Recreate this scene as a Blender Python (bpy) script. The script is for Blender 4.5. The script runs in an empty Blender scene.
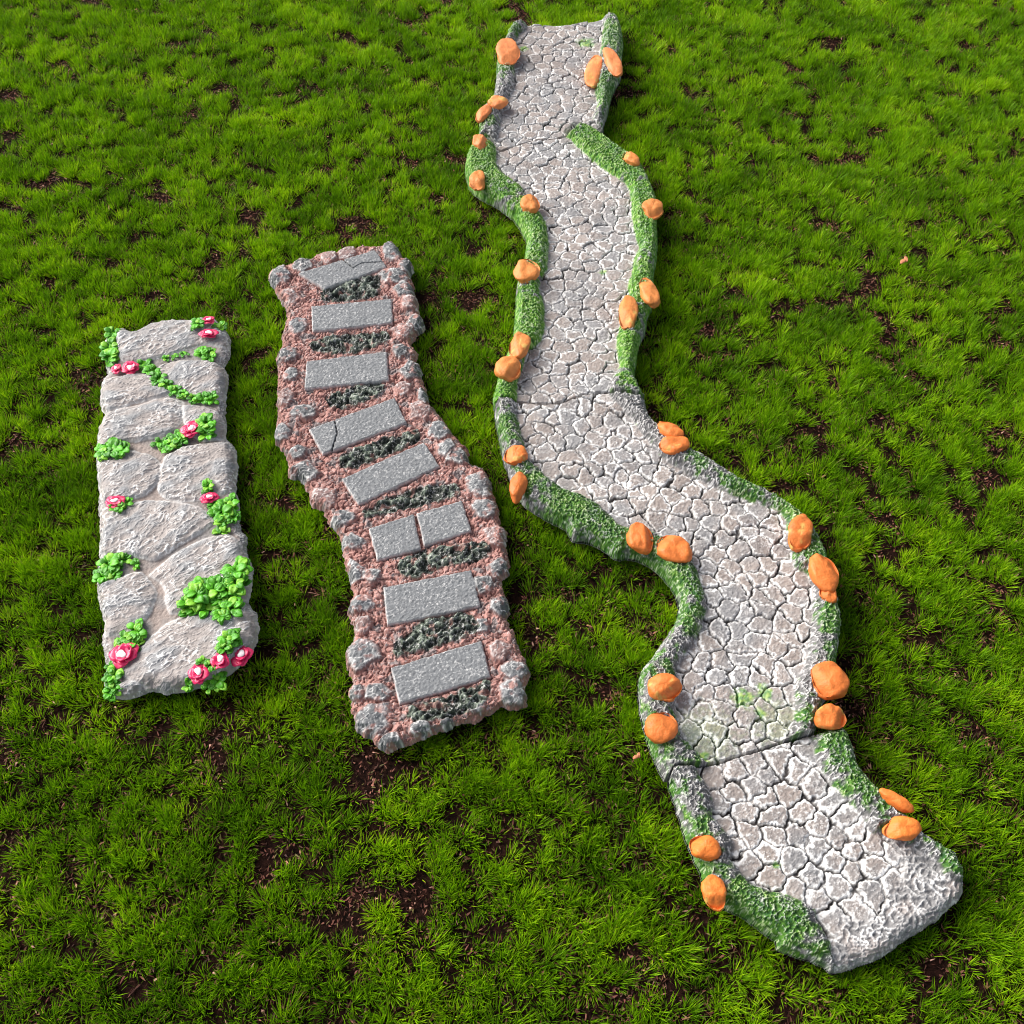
import bpy, math, random
import numpy as np
from mathutils import Vector

# ------------------------------------------------------------------ camera
S = bpy.context.scene
FPX = 1000.0                       # focal length in pixels of a 1024 px picture
TILT = math.radians(35)            # away from straight down
CAM_H = 0.36
CAM = np.array([0.0, -CAM_H * math.tan(TILT), CAM_H])
cam_data = bpy.data.cameras.new('camera')
cam = bpy.data.objects.new('camera', cam_data)
S.collection.objects.link(cam)
cam.location = CAM
cam.rotation_euler = (TILT, 0, 0)
cam_data.sensor_width = 36
cam_data.lens = 36 * FPX / 1024
cam_data.clip_start = 0.01
cam_data.clip_end = 50
S.camera = cam
S.cycles.filter_width = 1.1
S.render.resolution_x = S.render.resolution_y = 1024

# ------------------------------------------------------------------ light
SUN_EL, SUN_AZ = 35, 150           # elevation above the mat; azimuth the light comes FROM (deg, ccw from +x)
wd = bpy.data.worlds.new('World')
S.world = wd
wd.use_nodes = True
wn = wd.node_tree
sky = wn.nodes.new('ShaderNodeTexSky')
sky.sky_type = 'NISHITA'
sky.sun_disc = False
sky.sun_elevation = math.radians(SUN_EL)
sky.sun_rotation = math.radians(90 - SUN_AZ)
sky.air_density = 0.7
sky.dust_density = 3.0
bg = wn.nodes['Background']
hs_ = wn.nodes.new('ShaderNodeHueSaturation'); hs_.inputs['Saturation'].default_value = 0.45   # hazy, nearly white daylight
wn.links.new(sky.outputs['Color'], hs_.inputs['Color']); wn.links.new(hs_.outputs['Color'], bg.inputs['Color'])
bg.inputs['Strength'].default_value = 0.135
sd = bpy.data.lights.new('sun', 'SUN')
sd.energy = 3.5
sd.angle = math.radians(42)
sd.color = (1.0, 0.965, 0.91)
sun = bpy.data.objects.new('sun', sd)
S.collection.objects.link(sun)
e, a = math.radians(SUN_EL), math.radians(SUN_AZ)
sun.rotation_euler = Vector((math.cos(e) * math.cos(a), math.cos(e) * math.sin(a), math.sin(e))).to_track_quat('Z', 'Y').to_euler()
S.view_settings.view_transform = 'Standard'
S.view_settings.look = 'None'
S.view_settings.gamma = 1
S.view_settings.exposure = 0.50
S.view_settings.use_curve_mapping = False

rng = np.random.default_rng(7)
random.seed(7)

# ------------------------------------------------------------------ maths helpers
def ground(px, z=0.011):
    """photo pixel -> point on the horizontal plane at height z"""
    p = np.atleast_2d(np.asarray(px, float))
    u = (p[:, 0] - 512) / FPX
    v = -(p[:, 1] - 512) / FPX
    c, s = math.cos(TILT), math.sin(TILT)
    dx, dy, dz = u, v * c + s, v * s - c
    t = (z - CAM[2]) / dz
    return np.stack([CAM[0] + dx * t, CAM[1] + dy * t], 1)

def mpp(px):                       # metres of ground per photo pixel, sideways
    p = ground([px, (px[0] + 1, px[1])])
    return float(p[1, 0] - p[0, 0])

PERM = rng.permutation(256).astype(np.int64)
PERM = np.concatenate([PERM, PERM])
GA = rng.random(256) * 2 * np.pi
GX, GY = np.cos(GA), np.sin(GA)
def perlin(x, y):
    xi = np.floor(x).astype(np.int64); yi = np.floor(y).astype(np.int64)
    xf, yf = x - xi, y - yi
    xi &= 255; yi &= 255
    u = xf * xf * xf * (xf * (xf * 6 - 15) + 10)
    v = yf * yf * yf * (yf * (yf * 6 - 15) + 10)
    def g(ix, iy, fx, fy):
        h = PERM[PERM[ix & 255] + (iy & 255)]
        return GX[h] * fx + GY[h] * fy
    a_ = g(xi, yi, xf, yf); b_ = g(xi + 1, yi, xf - 1, yf)
    c_ = g(xi, yi + 1, xf, yf - 1); d_ = g(xi + 1, yi + 1, xf - 1, yf - 1)
    return ((a_ + u * (b_ - a_)) * (1 - v) + (c_ + u * (d_ - c_)) * v) * 1.5
WRAP = [None, None]        # offsets that carry a texture down the sides of a relief instead of stretching it
def wrapped(x, y):
    if WRAP[0] is not None and np.shape(x) == WRAP[0].shape: return x + WRAP[0], y + WRAP[1]
    return x, y
def fbm(x, y, sc, oct=4, seed=0.0):
    x, y = wrapped(x, y)
    """sc = feature size in metres; about -1..1"""
    r = 0; amp = 1; tot = 0; f = 1 / sc
    for i in range(oct):
        r = r + amp * perlin(x * f + seed * 17.3 + i * 31.7, y * f + seed * 9.1 - i * 11.3)
        tot += amp; amp *= 0.5; f *= 2.03
    return r / tot * 1.4
def ridged(x, y, sc, oct=2, seed=0.0):
    x, y = wrapped(x, y)
    r = 0; amp = 1; tot = 0; f = 1 / sc
    for i in range(oct):
        r = r + amp * (1 - np.abs(perlin(x * f + seed * 13.1 + i * 5.7, y * f - seed * 7.7 + i * 19.3)) * 1.6)
        tot += amp; amp *= 0.5; f *= 2.1
    return np.clip(r / tot, 0, 1)
def ss(a_, b_, x):
    t = np.clip((x - a_) / (b_ - a_), 0, 1)
    return t * t * (3 - 2 * t)
def mix(a_, b_, t):
    return a_ + (b_ - a_) * t[..., None]
def lin(r, g, b):
    c = np.array([r, g, b], float) / 255
    return np.where(c <= 0.04045, c / 12.92, ((c + 0.055) / 1.055) ** 2.4)

def smooth_poly(P, step=0.0012, closed=True):
    P = np.asarray(P, float); n = len(P); out = []
    for i in range(n if closed else n - 1):
        p0, p1, p2, p3 = (P[(i - 1) % n], P[i], P[(i + 1) % n], P[(i + 2) % n]) if closed else \
            (P[max(i - 1, 0)], P[i], P[i + 1], P[min(i + 2, n - 1)])
        m = max(1, int(np.linalg.norm(p2 - p1) / step))
        for k in range(m):
            t = k / m
            cr = 0.5 * (2 * p1 + (p2 - p0) * t + (2 * p0 - 5 * p1 + 4 * p2 - p3) * t * t + (3 * p1 - p0 - 3 * p2 + p3) * t ** 3)
            out.append(cr * 0.7 + (p1 + (p2 - p1) * t) * 0.3)
    if not closed: out.append(P[-1])
    return np.array(out)

def sdf(X, Y, P):
    """signed distance to polygon, positive inside"""
    shp = X.shape; x = X.ravel(); y = Y.ravel()
    best = np.full(x.shape, 1e9); inside = np.zeros(x.shape, bool)
    Q = np.roll(P, -1, 0)
    for (ax, ay), (bx, by) in zip(P, Q):
        ex, ey = bx - ax, by - ay
        L = ex * ex + ey * ey + 1e-18
        wx, wy = x - ax, y - ay
        t = np.clip((wx * ex + wy * ey) / L, 0, 1)
        best = np.minimum(best, (wx - ex * t) ** 2 + (wy - ey * t) ** 2)
        if ay != by:
            c = ((ay > y) != (by > y)) & (x < (bx - ax) * (y - ay) / (by - ay) + ax)
            inside ^= c
    d = np.sqrt(best)
    return np.where(inside, d, -d).reshape(shp)

def sdf_fast(X, Y, P, pad=0.004):
    """sdf only near the polygon, -1 elsewhere"""
    out = np.full(X.shape, -1.0)
    m = (X > P[:, 0].min() - pad) & (X < P[:, 0].max() + pad) & (Y > P[:, 1].min() - pad) & (Y < P[:, 1].max() + pad)
    if m.any(): out[m] = sdf(X[m], Y[m], P)
    return out

def voronoi(X, Y, seeds, k=3):
    """distance to the nearest border between seeds, index of the nearest seed"""
    cell = 0.009
    d1 = np.full(X.shape, 1e9); i1 = np.zeros(X.shape, int)
    order = []
    for i, (sx, sy) in enumerate(seeds):
        dd = (X - sx) ** 2 + (Y - sy) ** 2
        m = dd < d1
        d1[m] = dd[m]; i1[m] = i
    b = np.full(X.shape, 1e9)
    sx1, sy1 = seeds[i1, 0], seeds[i1, 1]
    for i, (sx, sy) in enumerate(seeds):
        m = ((X - sx) ** 2 + (Y - sy) ** 2 < 0.018 ** 2) & (i1 != i)
        if not m.any(): continue
        ddx, ddy = sx - sx1[m], sy - sy1[m]
        L = np.sqrt(ddx ** 2 + ddy ** 2)
        db = ((X[m] - sx) ** 2 + (Y[m] - sy) ** 2 - d1[m]) / (2 * L)
        b[m] = np.minimum(b[m], db)
    return b, i1

# ------------------------------------------------------------------ materials
def new_mat(name):
    m = bpy.data.materials.new(name); m.use_nodes = True
    return m, m.node_tree, m.node_tree.nodes['Principled BSDF']
def painted(name, rough=0.55, spec=0.4, bump=0.35, bscale=2600, attr='Col', color=None, var=0.22, coat=0.0):
    m, t, p = new_mat(name)
    tc = t.nodes.new('ShaderNodeTexCoord')
    n1 = t.nodes.new('ShaderNodeTexNoise'); n1.inputs['Scale'].default_value = bscale * 0.35; n1.inputs['Detail'].default_value = 5
    n2 = t.nodes.new('ShaderNodeTexNoise'); n2.inputs['Scale'].default_value = bscale; n2.inputs['Detail'].default_value = 3
    for n in (n1, n2): t.links.new(tc.outputs['Object'], n.inputs['Vector'])
    r = t.nodes.new('ShaderNodeMapRange')
    r.inputs['From Min'].default_value = 0.3; r.inputs['From Max'].default_value = 0.7
    r.inputs['To Min'].default_value = 1 - var; r.inputs['To Max'].default_value = 1 + var * 0.6
    t.links.new(n1.outputs['Fac'], r.inputs['Value'])
    mx = t.nodes.new('ShaderNodeVectorMath'); mx.operation = 'SCALE'
    if color is None:
        at = t.nodes.new('ShaderNodeAttribute'); at.attribute_name = attr
        t.links.new(at.outputs['Color'], mx.inputs[0])
    else:
        mx.inputs[0].default_value = color
    t.links.new(r.outputs['Result'], mx.inputs['Scale'])
    t.links.new(mx.outputs['Vector'], p.inputs['Base Color'])
    bp = t.nodes.new('ShaderNodeBump'); bp.inputs['Strength'].default_value = bump; bp.inputs['Distance'].default_value = 0.0004
    t.links.new(n2.outputs['Fac'], bp.inputs['Height'])
    t.links.new(bp.outputs['Normal'], p.inputs['Normal'])
    rr = t.nodes.new('ShaderNodeMapRange'); rr.inputs['To Min'].default_value = rough - 0.12; rr.inputs['To Max'].default_value = rough + 0.15
    t.links.new(n1.outputs['Fac'], rr.inputs['Value']); t.links.new(rr.outputs['Result'], p.inputs['Roughness'])
    p.inputs['Specular IOR Level'].default_value = spec
    p.inputs['Coat Weight'].default_value = coat; p.inputs['Coat Roughness'].default_value = 0.2
    return m
M_RESIN = painted('painted_resin', 0.6, 0.25, 0.15, var=0.08)
M_ORANGE = painted('orange_paint', 0.55, 0.35, 0.6, 1100, var=0.12, coat=0.03)
M_LEAF = painted('leaf_green_paint', 0.5, 0.4, 0.15, 1800, var=0.18, coat=0.05)
M_PETAL = painted('pink_petal_paint', 0.4, 0.5, 0.12, 1800, var=0.10, coat=0.2)

def mat_blade():
    m, t, p = new_mat('turf_blade')
    at = t.nodes.new('ShaderNodeAttribute'); at.attribute_name = 'Col'
    t.links.new(at.outputs['Color'], p.inputs['Base Color'])
    p.inputs['Roughness'].default_value = 0.5
    p.inputs['Specular IOR Level'].default_value = 0.12
    tr = t.nodes.new('ShaderNodeBsdfTranslucent')
    t.links.new(at.outputs['Color'], tr.inputs['Color'])
    ms = t.nodes.new('ShaderNodeMixShader'); ms.inputs['Fac'].default_value = 0.33
    t.links.new(p.outputs['BSDF'], ms.inputs[1]); t.links.new(tr.outputs['BSDF'], ms.inputs[2])
    t.links.new(ms.outputs['Shader'], t.nodes['Material Output'].inputs['Surface'])
    return m
M_BLADE = mat_blade()
def mat_soil():
    m, t, p = new_mat('turf_backing')
    tc = t.nodes.new('ShaderNodeTexCoord')
    n = t.nodes.new('ShaderNodeTexNoise'); n.inputs['Scale'].default_value = 500; n.inputs['Detail'].default_value = 8; n.inputs['Roughness'].default_value = 0.7
    t.links.new(tc.outputs['Object'], n.inputs['Vector'])
    cr = t.nodes.new('ShaderNodeValToRGB')
    cr.color_ramp.elements[0].position = 0.38; cr.color_ramp.elements[0].color = (0.003, 0.002, 0.0015, 1)
    cr.color_ramp.elements[1].position = 0.72; cr.color_ramp.elements[1].color = (0.035, 0.014, 0.010, 1)
    t.links.new(n.outputs['Fac'], cr.inputs['Fac']); t.links.new(cr.outputs['Color'], p.inputs['Base Color'])
    p.inputs['Roughness'].default_value = 1.0; p.inputs['Specular IOR Level'].default_value = 0.05
    b = t.nodes.new('ShaderNodeBump'); b.inputs['Distance'].default_value = 0.001; b.inputs['Strength'].default_value = 1
    t.links.new(n.outputs['Fac'], b.inputs['Height']); t.links.new(b.outputs['Normal'], p.inputs['Normal'])
    return m
M_SOIL = mat_soil()

# ------------------------------------------------------------------ mesh helpers
def mesh_obj(name, V, F, mat, parent=None, col=None, normals=None, smooth=True):
    """V (n,3); F (m,k) with k = 3 or 4, or a list of such arrays"""
    Fs = F if isinstance(F, list) else [F]
    me = bpy.data.meshes.new(name)
    V = np.ascontiguousarray(V, np.float32)
    me.vertices.add(len(V)); me.vertices.foreach_set('co', V.ravel())
    loops = np.concatenate([f.ravel() for f in Fs]).astype(np.int32)
    sizes = np.concatenate([np.full(len(f), f.shape[1]) for f in Fs])
    starts = np.concatenate([[0], np.cumsum(sizes)[:-1]]).astype(np.int32)
    me.loops.add(len(loops)); me.loops.foreach_set('vertex_index', loops)
    me.polygons.add(len(sizes)); me.polygons.foreach_set('loop_start', starts)
    me.update(calc_edges=True)
    if smooth: me.polygons.foreach_set('use_smooth', np.ones(len(sizes), bool))
    if col is not None:
        ca = me.color_attributes.new('Col', 'FLOAT_COLOR', 'POINT')
        c4 = np.ones((len(V), 4), np.float32); c4[:, :3] = np.clip(col, 0, 1)
        ca.data.foreach_set('color', c4.ravel())
    if normals is not None:
        me.normals_split_custom_set_from_vertices(normals.astype(np.float32))
    me.materials.append(mat)
    o = bpy.data.objects.new(name, me)
    S.collection.objects.link(o)
    if parent is not None: o.parent = parent
    return o

def thing(name, label, cat, loc, group=None):
    o = bpy.data.objects.new(name, None)
    o.empty_display_size = 0.01
    S.collection.objects.link(o)
    o.location = loc
    o['label'] = label; o['category'] = cat
    o['kind'] = 'thing'
    if group: o['group'] = group
    return o

GRID = 0.00027
EDGE_Z = 0.0086                # height at which the silhouettes were read
def relief(outline_px, func, root, names, zb=0.0062, edge_r=0.0022, wob=0.0004, seed=0, mats=None, seams=()):
    """a moulded relief: one dense surface over the outline, cut into parts by label.
    func(X, Y, d) -> height, colour (n,3), part index (n)"""
    P = smooth_poly(ground(outline_px, EDGE_Z))
    x0, y0 = P.min(0) - 0.002; x1, y1 = P.max(0) + 0.002
    xs = np.arange(x0, x1, GRID); ys = np.arange(y0, y1, GRID)
    X, Y = np.meshgrid(xs, ys)
    d = sdf(X, Y, P) + wob * fbm(X, Y, 0.003, 3, seed + 3)
    ins = d > 0
    de = d
    if len(seams):
        de = np.full(X.shape, 1.0); sg = [smooth_poly(ground(q, EDGE_Z), 0.001, False) for q in seams]
        allseam = np.concatenate(sg)
        near = (d < edge_r * 1.2) & ins
        xs_, ys_ = X[near], Y[near]; bd = np.full(xs_.shape, 1.0)
        for (ax, ay), (bx, by) in zip(P, np.roll(P, -1, 0)):
            mx_, my_ = (ax + bx) / 2, (ay + by) / 2
            if np.hypot(allseam[:, 0] - mx_, allseam[:, 1] - my_).min() < 0.0026: continue
            ex, ey = bx - ax, by - ay
            tt = np.clip(((xs_ - ax) * ex + (ys_ - ay) * ey) / (ex * ex + ey * ey + 1e-18), 0, 1)
            bd = np.minimum(bd, np.hypot(xs_ - ax - ex * tt, ys_ - ay - ey * tt))
        de[near] = bd + 0.0003 * fbm(xs_, ys_, 0.003, 2, seed + 3)
    t = np.clip(de / edge_r, 0, 1)
    prof = np.sin(np.pi / 2 * t) ** 0.72
    ey_, ex_ = np.gradient(np.clip(de, -0.003, edge_r * 1.1), GRID)
    en = np.sqrt(ex_ ** 2 + ey_ ** 2) + 1e-6; ex_ /= np.maximum(en, 0.5); ey_ /= np.maximum(en, 0.5)
    drop = np.where(ins, (1 - prof) * 0.0055, 0.0)
    WRAP[0], WRAP[1] = -ex_ * drop, -ey_ * drop
    h, col, lab = func(X, Y, d)
    if len(seams): h = h - 0.0005 * ss(0.0007, 0.0, d) * (de > 0.0015)
    rough = 0.00035 * fbm(X, Y, 0.0012, 3, seed + 8) * ss(0, 0.0008, d)
    Z = zb + np.maximum(h - zb, 0.001) * prof + rough * 0.4
    side = np.where(ins, ss(0.0, 0.25, drop / 0.0055) * ss(0, 0.0012, d), 0)
    push = side * 0.0007 * fbm(X, Y, 0.0022, 3, seed + 33)
    WRAP[0] = None
    # snap the rim onto the outline
    gy, gx = np.gradient(d, GRID)
    gn = np.sqrt(gx ** 2 + gy ** 2) + 1e-6
    cells = ins[:-1, :-1] & ins[1:, :-1] & ins[:-1, 1:] & ins[1:, 1:]
    use = np.zeros(ins.shape, bool)
    for a_, b_ in ((0, 0), (1, 0), (0, 1), (1, 1)):
        use[a_:use.shape[0] - 1 + a_, b_:use.shape[1] - 1 + b_] |= cells
    full = np.zeros(ins.shape, int)
    for a_, b_ in ((0, 0), (1, 0), (0, 1), (1, 1)):
        full[a_:use.shape[0] - 1 + a_, b_:use.shape[1] - 1 + b_] += cells
    bnd = use & (full < 4)
    k = bnd & (d < 2.5 * GRID)
    X = X - ex_ * push; Y = Y - ey_ * push
    X[k] -= (gx / gn)[k] * d[k]; Y[k] -= (gy / gn)[k] * d[k]; Z[bnd] = zb
    # normals from the finished surface
    Xu, Xv = np.gradient(X, axis=1), np.gradient(X, axis=0)
    Yu, Yv = np.gradient(Y, axis=1), np.gradient(Y, axis=0)
    Zu, Zv = np.gradient(Z, axis=1), np.gradient(Z, axis=0)
    N = np.stack([Yu * Zv - Zu * Yv, Zu * Xv - Xu * Zv, Xu * Yv - Yu * Xv], -1)
    N /= np.linalg.norm(N, axis=-1, keepdims=True) + 1e-12
    N[..., 2] = np.abs(N[..., 2])
    L = np.array(root.location)
    nx = X.shape[1]
    idx = np.arange(X.size).reshape(X.shape)
    objs = []
    for li, nm in enumerate(names):
        m = cells & (lab[:-1, :-1] == li)
        if m.sum() < 8: objs.append(None); continue
        r, c = np.nonzero(m)
        i00 = idx[r, c]
        F = np.stack([i00, i00 + 1, i00 + nx + 1, i00 + nx], 1)
        if li == 0:                        # the underside belongs to the body
            rb, cb = np.nonzero(cells)
            j = idx[rb, cb]
            FB = np.stack([j, j + nx, j + nx + 1, j + 1], 1)
            ub, invb = np.unique(FB, return_inverse=True)
            FB = invb.reshape(FB.shape)
        u, inv = np.unique(F, return_inverse=True)
        F = inv.reshape(F.shape)
        V = np.stack([X.ravel()[u], Y.ravel()[u], Z.ravel()[u]], 1) - L
        C = col.reshape(-1, 3)[u]; NN = N.reshape(-1, 3)[u]
        if li == 0:
            VB = np.stack([X.ravel()[ub], Y.ravel()[ub], np.full(len(ub), zb - 0.0002)], 1) - L
            F = np.concatenate([F, FB + len(V)])
            V = np.concatenate([V, VB]); C = np.concatenate([C, np.full((len(VB), 3), 0.35)])
            NN = np.concatenate([NN, np.tile([0, 0, -1.0], (len(VB), 1))])
        objs.append(mesh_obj(nm, V, F, (mats or {}).get(li, M_RESIN), root, C, NN))
    return objs, (X, Y, Z)

FOOTPRINTS = []                            # outlines (ground metres) where the turf lies pressed flat

# ------------------------------------------------------------------ colours of the paints
C_TAUPE = lin(162, 150, 143)
C_GREY = lin(140, 138, 138)
C_WHITE = lin(238, 236, 233)
C_DARK = lin(46, 41, 40)
C_GREEN = lin(72, 138, 48)
C_DGREEN = lin(38, 98, 40)
C_YGREEN = lin(150, 182, 76)

def lump(name, px, a_px, b_px, ang, hgt, root, mat, base, z0, seed, spot=None, power=2.6, tilt=0.0):
    """an irregular painted pebble; a_px, b_px half axes on the photo (x, y), ang in degrees"""
    c = ground(px, z0 + hgt * 0.3)[0]; s = mpp(px)
    # foreshortening of the picture's vertical
    v = (ground([px], 0.011), ground([(px[0], px[1] + 1)], 0.011))
    sy = abs(float(v[1][0, 1] - v[0][0, 1]))
    nu, nv = 44, 22
    th = np.linspace(0, 2 * np.pi, nu, endpoint=False)
    ph = np.linspace(0.0, np.pi, nv)
    TH, PH = np.meshgrid(th, ph)
    cx = np.sign(np.cos(TH)) * np.abs(np.cos(TH)) ** (2 / power)
    cy = np.sign(np.sin(TH)) * np.abs(np.sin(TH)) ** (2 / power)
    rr = np.sin(PH) ** 0.75
    zz = np.cos(PH); zz = np.sign(zz) * np.abs(zz) ** 0.55        # flat crowned
    wob = 1 + 0.20 * perlin(np.cos(TH) * 0.85 + seed * 3.3, np.sin(TH) * 0.85 + zz * 0.6 + seed) + 0.05 * perlin(np.cos(TH) * 4 + seed, np.sin(TH) * 4 + zz * 2)
    x = cx * rr * wob * a_px; y = cy * rr * wob * b_px
    A = math.radians(ang)
    xr = x * math.cos(A) - y * math.sin(A); yr = x * math.sin(A) + y * math.cos(A)
    # dents on top
    rad0 = max(a_px, b_px)
    dent = 0.16 * fbm(xr / rad0 * 0.9 + seed * 2.1, yr / rad0 * 0.9, 1.0, 4, seed) + 0.10 * np.abs(perlin(xr / rad0 * 1.3 + seed * 5.1, yr / rad0 * 1.3))
    ca_ = seed * 2.3; chip = np.clip((xr * math.cos(ca_) + yr * math.sin(ca_)) / rad0 - 0.38 + 0.1 * wob, 0, 1); dent = dent - 0.9 * chip
    Xw = xr * s; Yw = -yr * sy * -1 if False else yr * sy
    Zw = zz * hgt * 0.5 + dent * hgt * ss(0.1, 0.7, zz) + tilt * Xw
    V = np.stack([Xw.ravel() + c[0], Yw.ravel() + c[1], Zw.ravel() + z0 + hgt * 0.28], 1) - np.array(root.location)
    F = []
    i = np.arange(nv - 1)[:, None] * nu; j = np.arange(nu)[None, :]
    a0 = (i + j).ravel(); a1 = (i + (j + 1) % nu).ravel()
    F = np.stack([a0, a0 + nu, a1 + nu, a1], 1)
    col = np.tile(base, (len(V), 1)) * (1 + 0.14 * fbm(V[:, 0], V[:, 1], 0.003, 2, seed))[:, None]
    if spot is not None:
        m = ss(0.25, 0.5, fbm(V[:, 0], V[:, 1], 0.004, 3, seed + 5)) * 0.8
        col = mix(col, np.tile(spot, (len(V), 1)), m)
    return mesh_obj(name, V, F, mat, root, col)

# ================================================================== WINDING COBBLED PATH, four moulded sections
def hex_seeds(P, sp, jit, seed):
    r = np.random.default_rng(seed)
    x0, y0 = P.min(0) - 0.01; x1, y1 = P.max(0) + 0.01
    out = []
    j = 0
    y = y0
    while y < y1:
        x = x0 + (0.5 * sp if j % 2 else 0)
        while x < x1:
            out.append((x + r.uniform(-jit, jit) * sp, y + r.uniform(-jit, jit) * sp))
            x += sp
        y += sp * 0.87; j += 1
    return np.array(out)

def cobbled_section(outline, rims, label, greens, orange, seed, white=0.5, sp=0.0064, greys=(), mossy=(), seeds_px=None,
                    seams=(), tone=1.0, orange_tint=None, crack=1.0, yg=0.0, bare=None):
    G = ground(outline)
    FOOTPRINTS.append(smooth_poly(ground(outline, EDGE_Z), 0.003))
    ctr = G.mean(0)
    root = thing('path_section', label, 'garden path', (ctr[0], ctr[1], 0.006), 'moulded sections of the winding cobbled path')
    rimP = [smooth_poly(ground(r), 0.0015) for r in rims]
    seeds = hex_seeds(G, sp, 0.33, seed)
    if seeds_px is not None:
        sg = ground(seeds_px)
        dd = np.sqrt(((seeds[:, None] - sg[None]) ** 2).sum(-1)).min(1)
        seeds = np.concatenate([sg, seeds[dd > sp * 0.95]])
    H0 = 0.0105
    rr = np.random.default_rng(seed + 50)
    tilt = rr.normal(0, 0.05, (len(seeds), 2)); lift = rr.normal(0, 0.00022, len(seeds)); tint = rr.uniform(-1, 1, len(seeds)); wv = rr.uniform(0, 1, len(seeds))
    def func(X, Y, d):
        wx = X + 0.0016 * fbm(X, Y, 0.005, 4, seed + 1); wy = Y + 0.0016 * fbm(X, Y, 0.005, 4, seed + 2)
        b, ci = voronoi(wx, wy, seeds)
        b = b + 0.00016 * fbm(X, Y, 0.0012, 2, seed + 12)
        cw = (0.00019 + 0.00022 * fbm(X, Y, 0.007, 2, seed + 4)) * crack
        depth = ss(-0.45, 0.45, fbm(X, Y, 0.009, 3, seed + 5))
        inner = ss(cw, cw + 0.00034, b)
        dome = ss(0, 0.0019, b)
        rough = fbm(X, Y, 0.0016, 4, seed + 6)
        top = lift[ci] + tilt[ci, 0] * (X - seeds[ci, 0]) + tilt[ci, 1] * (Y - seeds[ci, 1])
        sq = np.abs(fbm(X, Y, 0.0016, 3, seed + 26)); sql = ss(0.10, 0.01, sq)
        h = H0 + top + 0.00022 * dome + 0.00020 * rough + 0.00012 * sql - (1 - inner) * (0.0004 + 0.0012 * depth)
        ring = ss(0.0001, 0.0004, b) * (1 - ss(0.0005 + 0.0006 * wv[ci] * white, 0.0011 + 0.0009 * wv[ci] * white, b + 0.0009 * fbm(X, Y, 0.0015, 3, seed + 7)))
        rid = ridged(X, Y, 0.0019, 3, seed + 9)
        w = np.clip(ring * (0.55 + white * 0.6) + sql * (0.45 + 0.4 * white) * ss(-0.35, 0.25, fbm(X, Y, 0.006, 2, seed + 27)) * (0.4 + 0.6 * wv[ci]) + 0.5 * ss(0.2, 0.6, rough) * white, 0, 1)
        patch = ss(-0.5, 0.5, fbm(X, Y, 0.03, 3, seed + 10))
        w = w * (0.62 + 0.38 * patch)
        stone = mix(np.broadcast_to(C_TAUPE, X.shape + (3,)), C_GREY, ss(-0.5, 0.7, fbm(X, Y, 0.02, 3, seed + 11) + 0.3 * tint[ci]))
        stone = stone * (0.92 + 0.10 * tint[ci])[..., None] * tone
        col = mix(stone, C_WHITE, w)
        col = mix(col, C_DARK, (1 - ss(cw * 0.7, cw + 0.0003, b)) * (0.35 + 0.6 * depth))
        lab = np.zeros(X.shape, int)
        # bare rough end without cobbles
        if bare is not None:
            bd = sdf(X, Y, ground(bare)); bm = ss(-0.001, 0.0025, bd + 0.002 * fbm(X, Y, 0.006, 3, seed + 20))
            rg = ridged(X, Y, 0.0026, 3, seed + 21)
            hb = H0 - 0.0002 + 0.0011 * rg + 0.0006 * fbm(X, Y, 0.006, 3, seed + 22)
            h = h * (1 - bm) + hb * bm
            cb = mix(np.broadcast_to(C_GREY * 0.85, X.shape + (3,)), C_WHITE, np.clip(ss(0.55, 0.85, rg) * (0.35 + 0.65 * ss(-0.3, 0.4, fbm(X, Y, 0.008, 2, seed + 23))), 0, 1))
            cb = mix(cb, C_TAUPE, ss(0.0, 0.5, fbm(X, Y, 0.01, 3, seed + 24)) * 0.5)
            col = mix(col, cb, bm)
        # moss painted bits in among the cobbles
        for (gx_, gy_, gr) in mossy:
            c = ground((gx_, gy_))[0]; R = gr * mpp((gx_, gy_))
            m = ss(1.1, 0.4, np.hypot(X - c[0], Y - c[1]) / R + 0.5 * fbm(X, Y, 0.0025, 3, seed + 13))
            col = mix(col, mix(np.broadcast_to(C_GREEN, X.shape + (3,)), C_YGREEN, ss(-.3, .5, fbm(X, Y, 0.002, 2, 5))), m * (0.75 if gr < 20 else 0.2) * ss(0.2, 0.7, rid + 0.3))
        # raised mossy rims
        greenf = np.zeros(X.shape)
        for (gx_, gy_, gr, ga) in greens:
            c = ground((gx_, gy_))[0]; R = gr * mpp((gx_, gy_))
            greenf = np.maximum(greenf, ga * np.exp(-((X - c[0]) ** 2 + (Y - c[1]) ** 2) / (R * R)))
        cn = fbm(X, Y, 0.0023, 3, seed + 28); cl = ss(0.20, 0.03, np.abs(cn)); hole = ss(0.38, 0.62, np.abs(cn))
        curl = ridged(X + 0.0006 * fbm(X, Y, 0.002, 2, seed + 30), Y + 0.0006 * fbm(X, Y, 0.002, 2, seed + 31), 0.0017, 2, seed + 14)
        curl2 = ridged(X, Y, 0.00095, 1, seed + 15)
        bump = np.clip(0.55 * cl + 0.25 * ss(0.35, 0.95, curl) + 0.25 * ss(0.4, 1, curl2) - 0.3 * hole, 0, 1)
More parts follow.
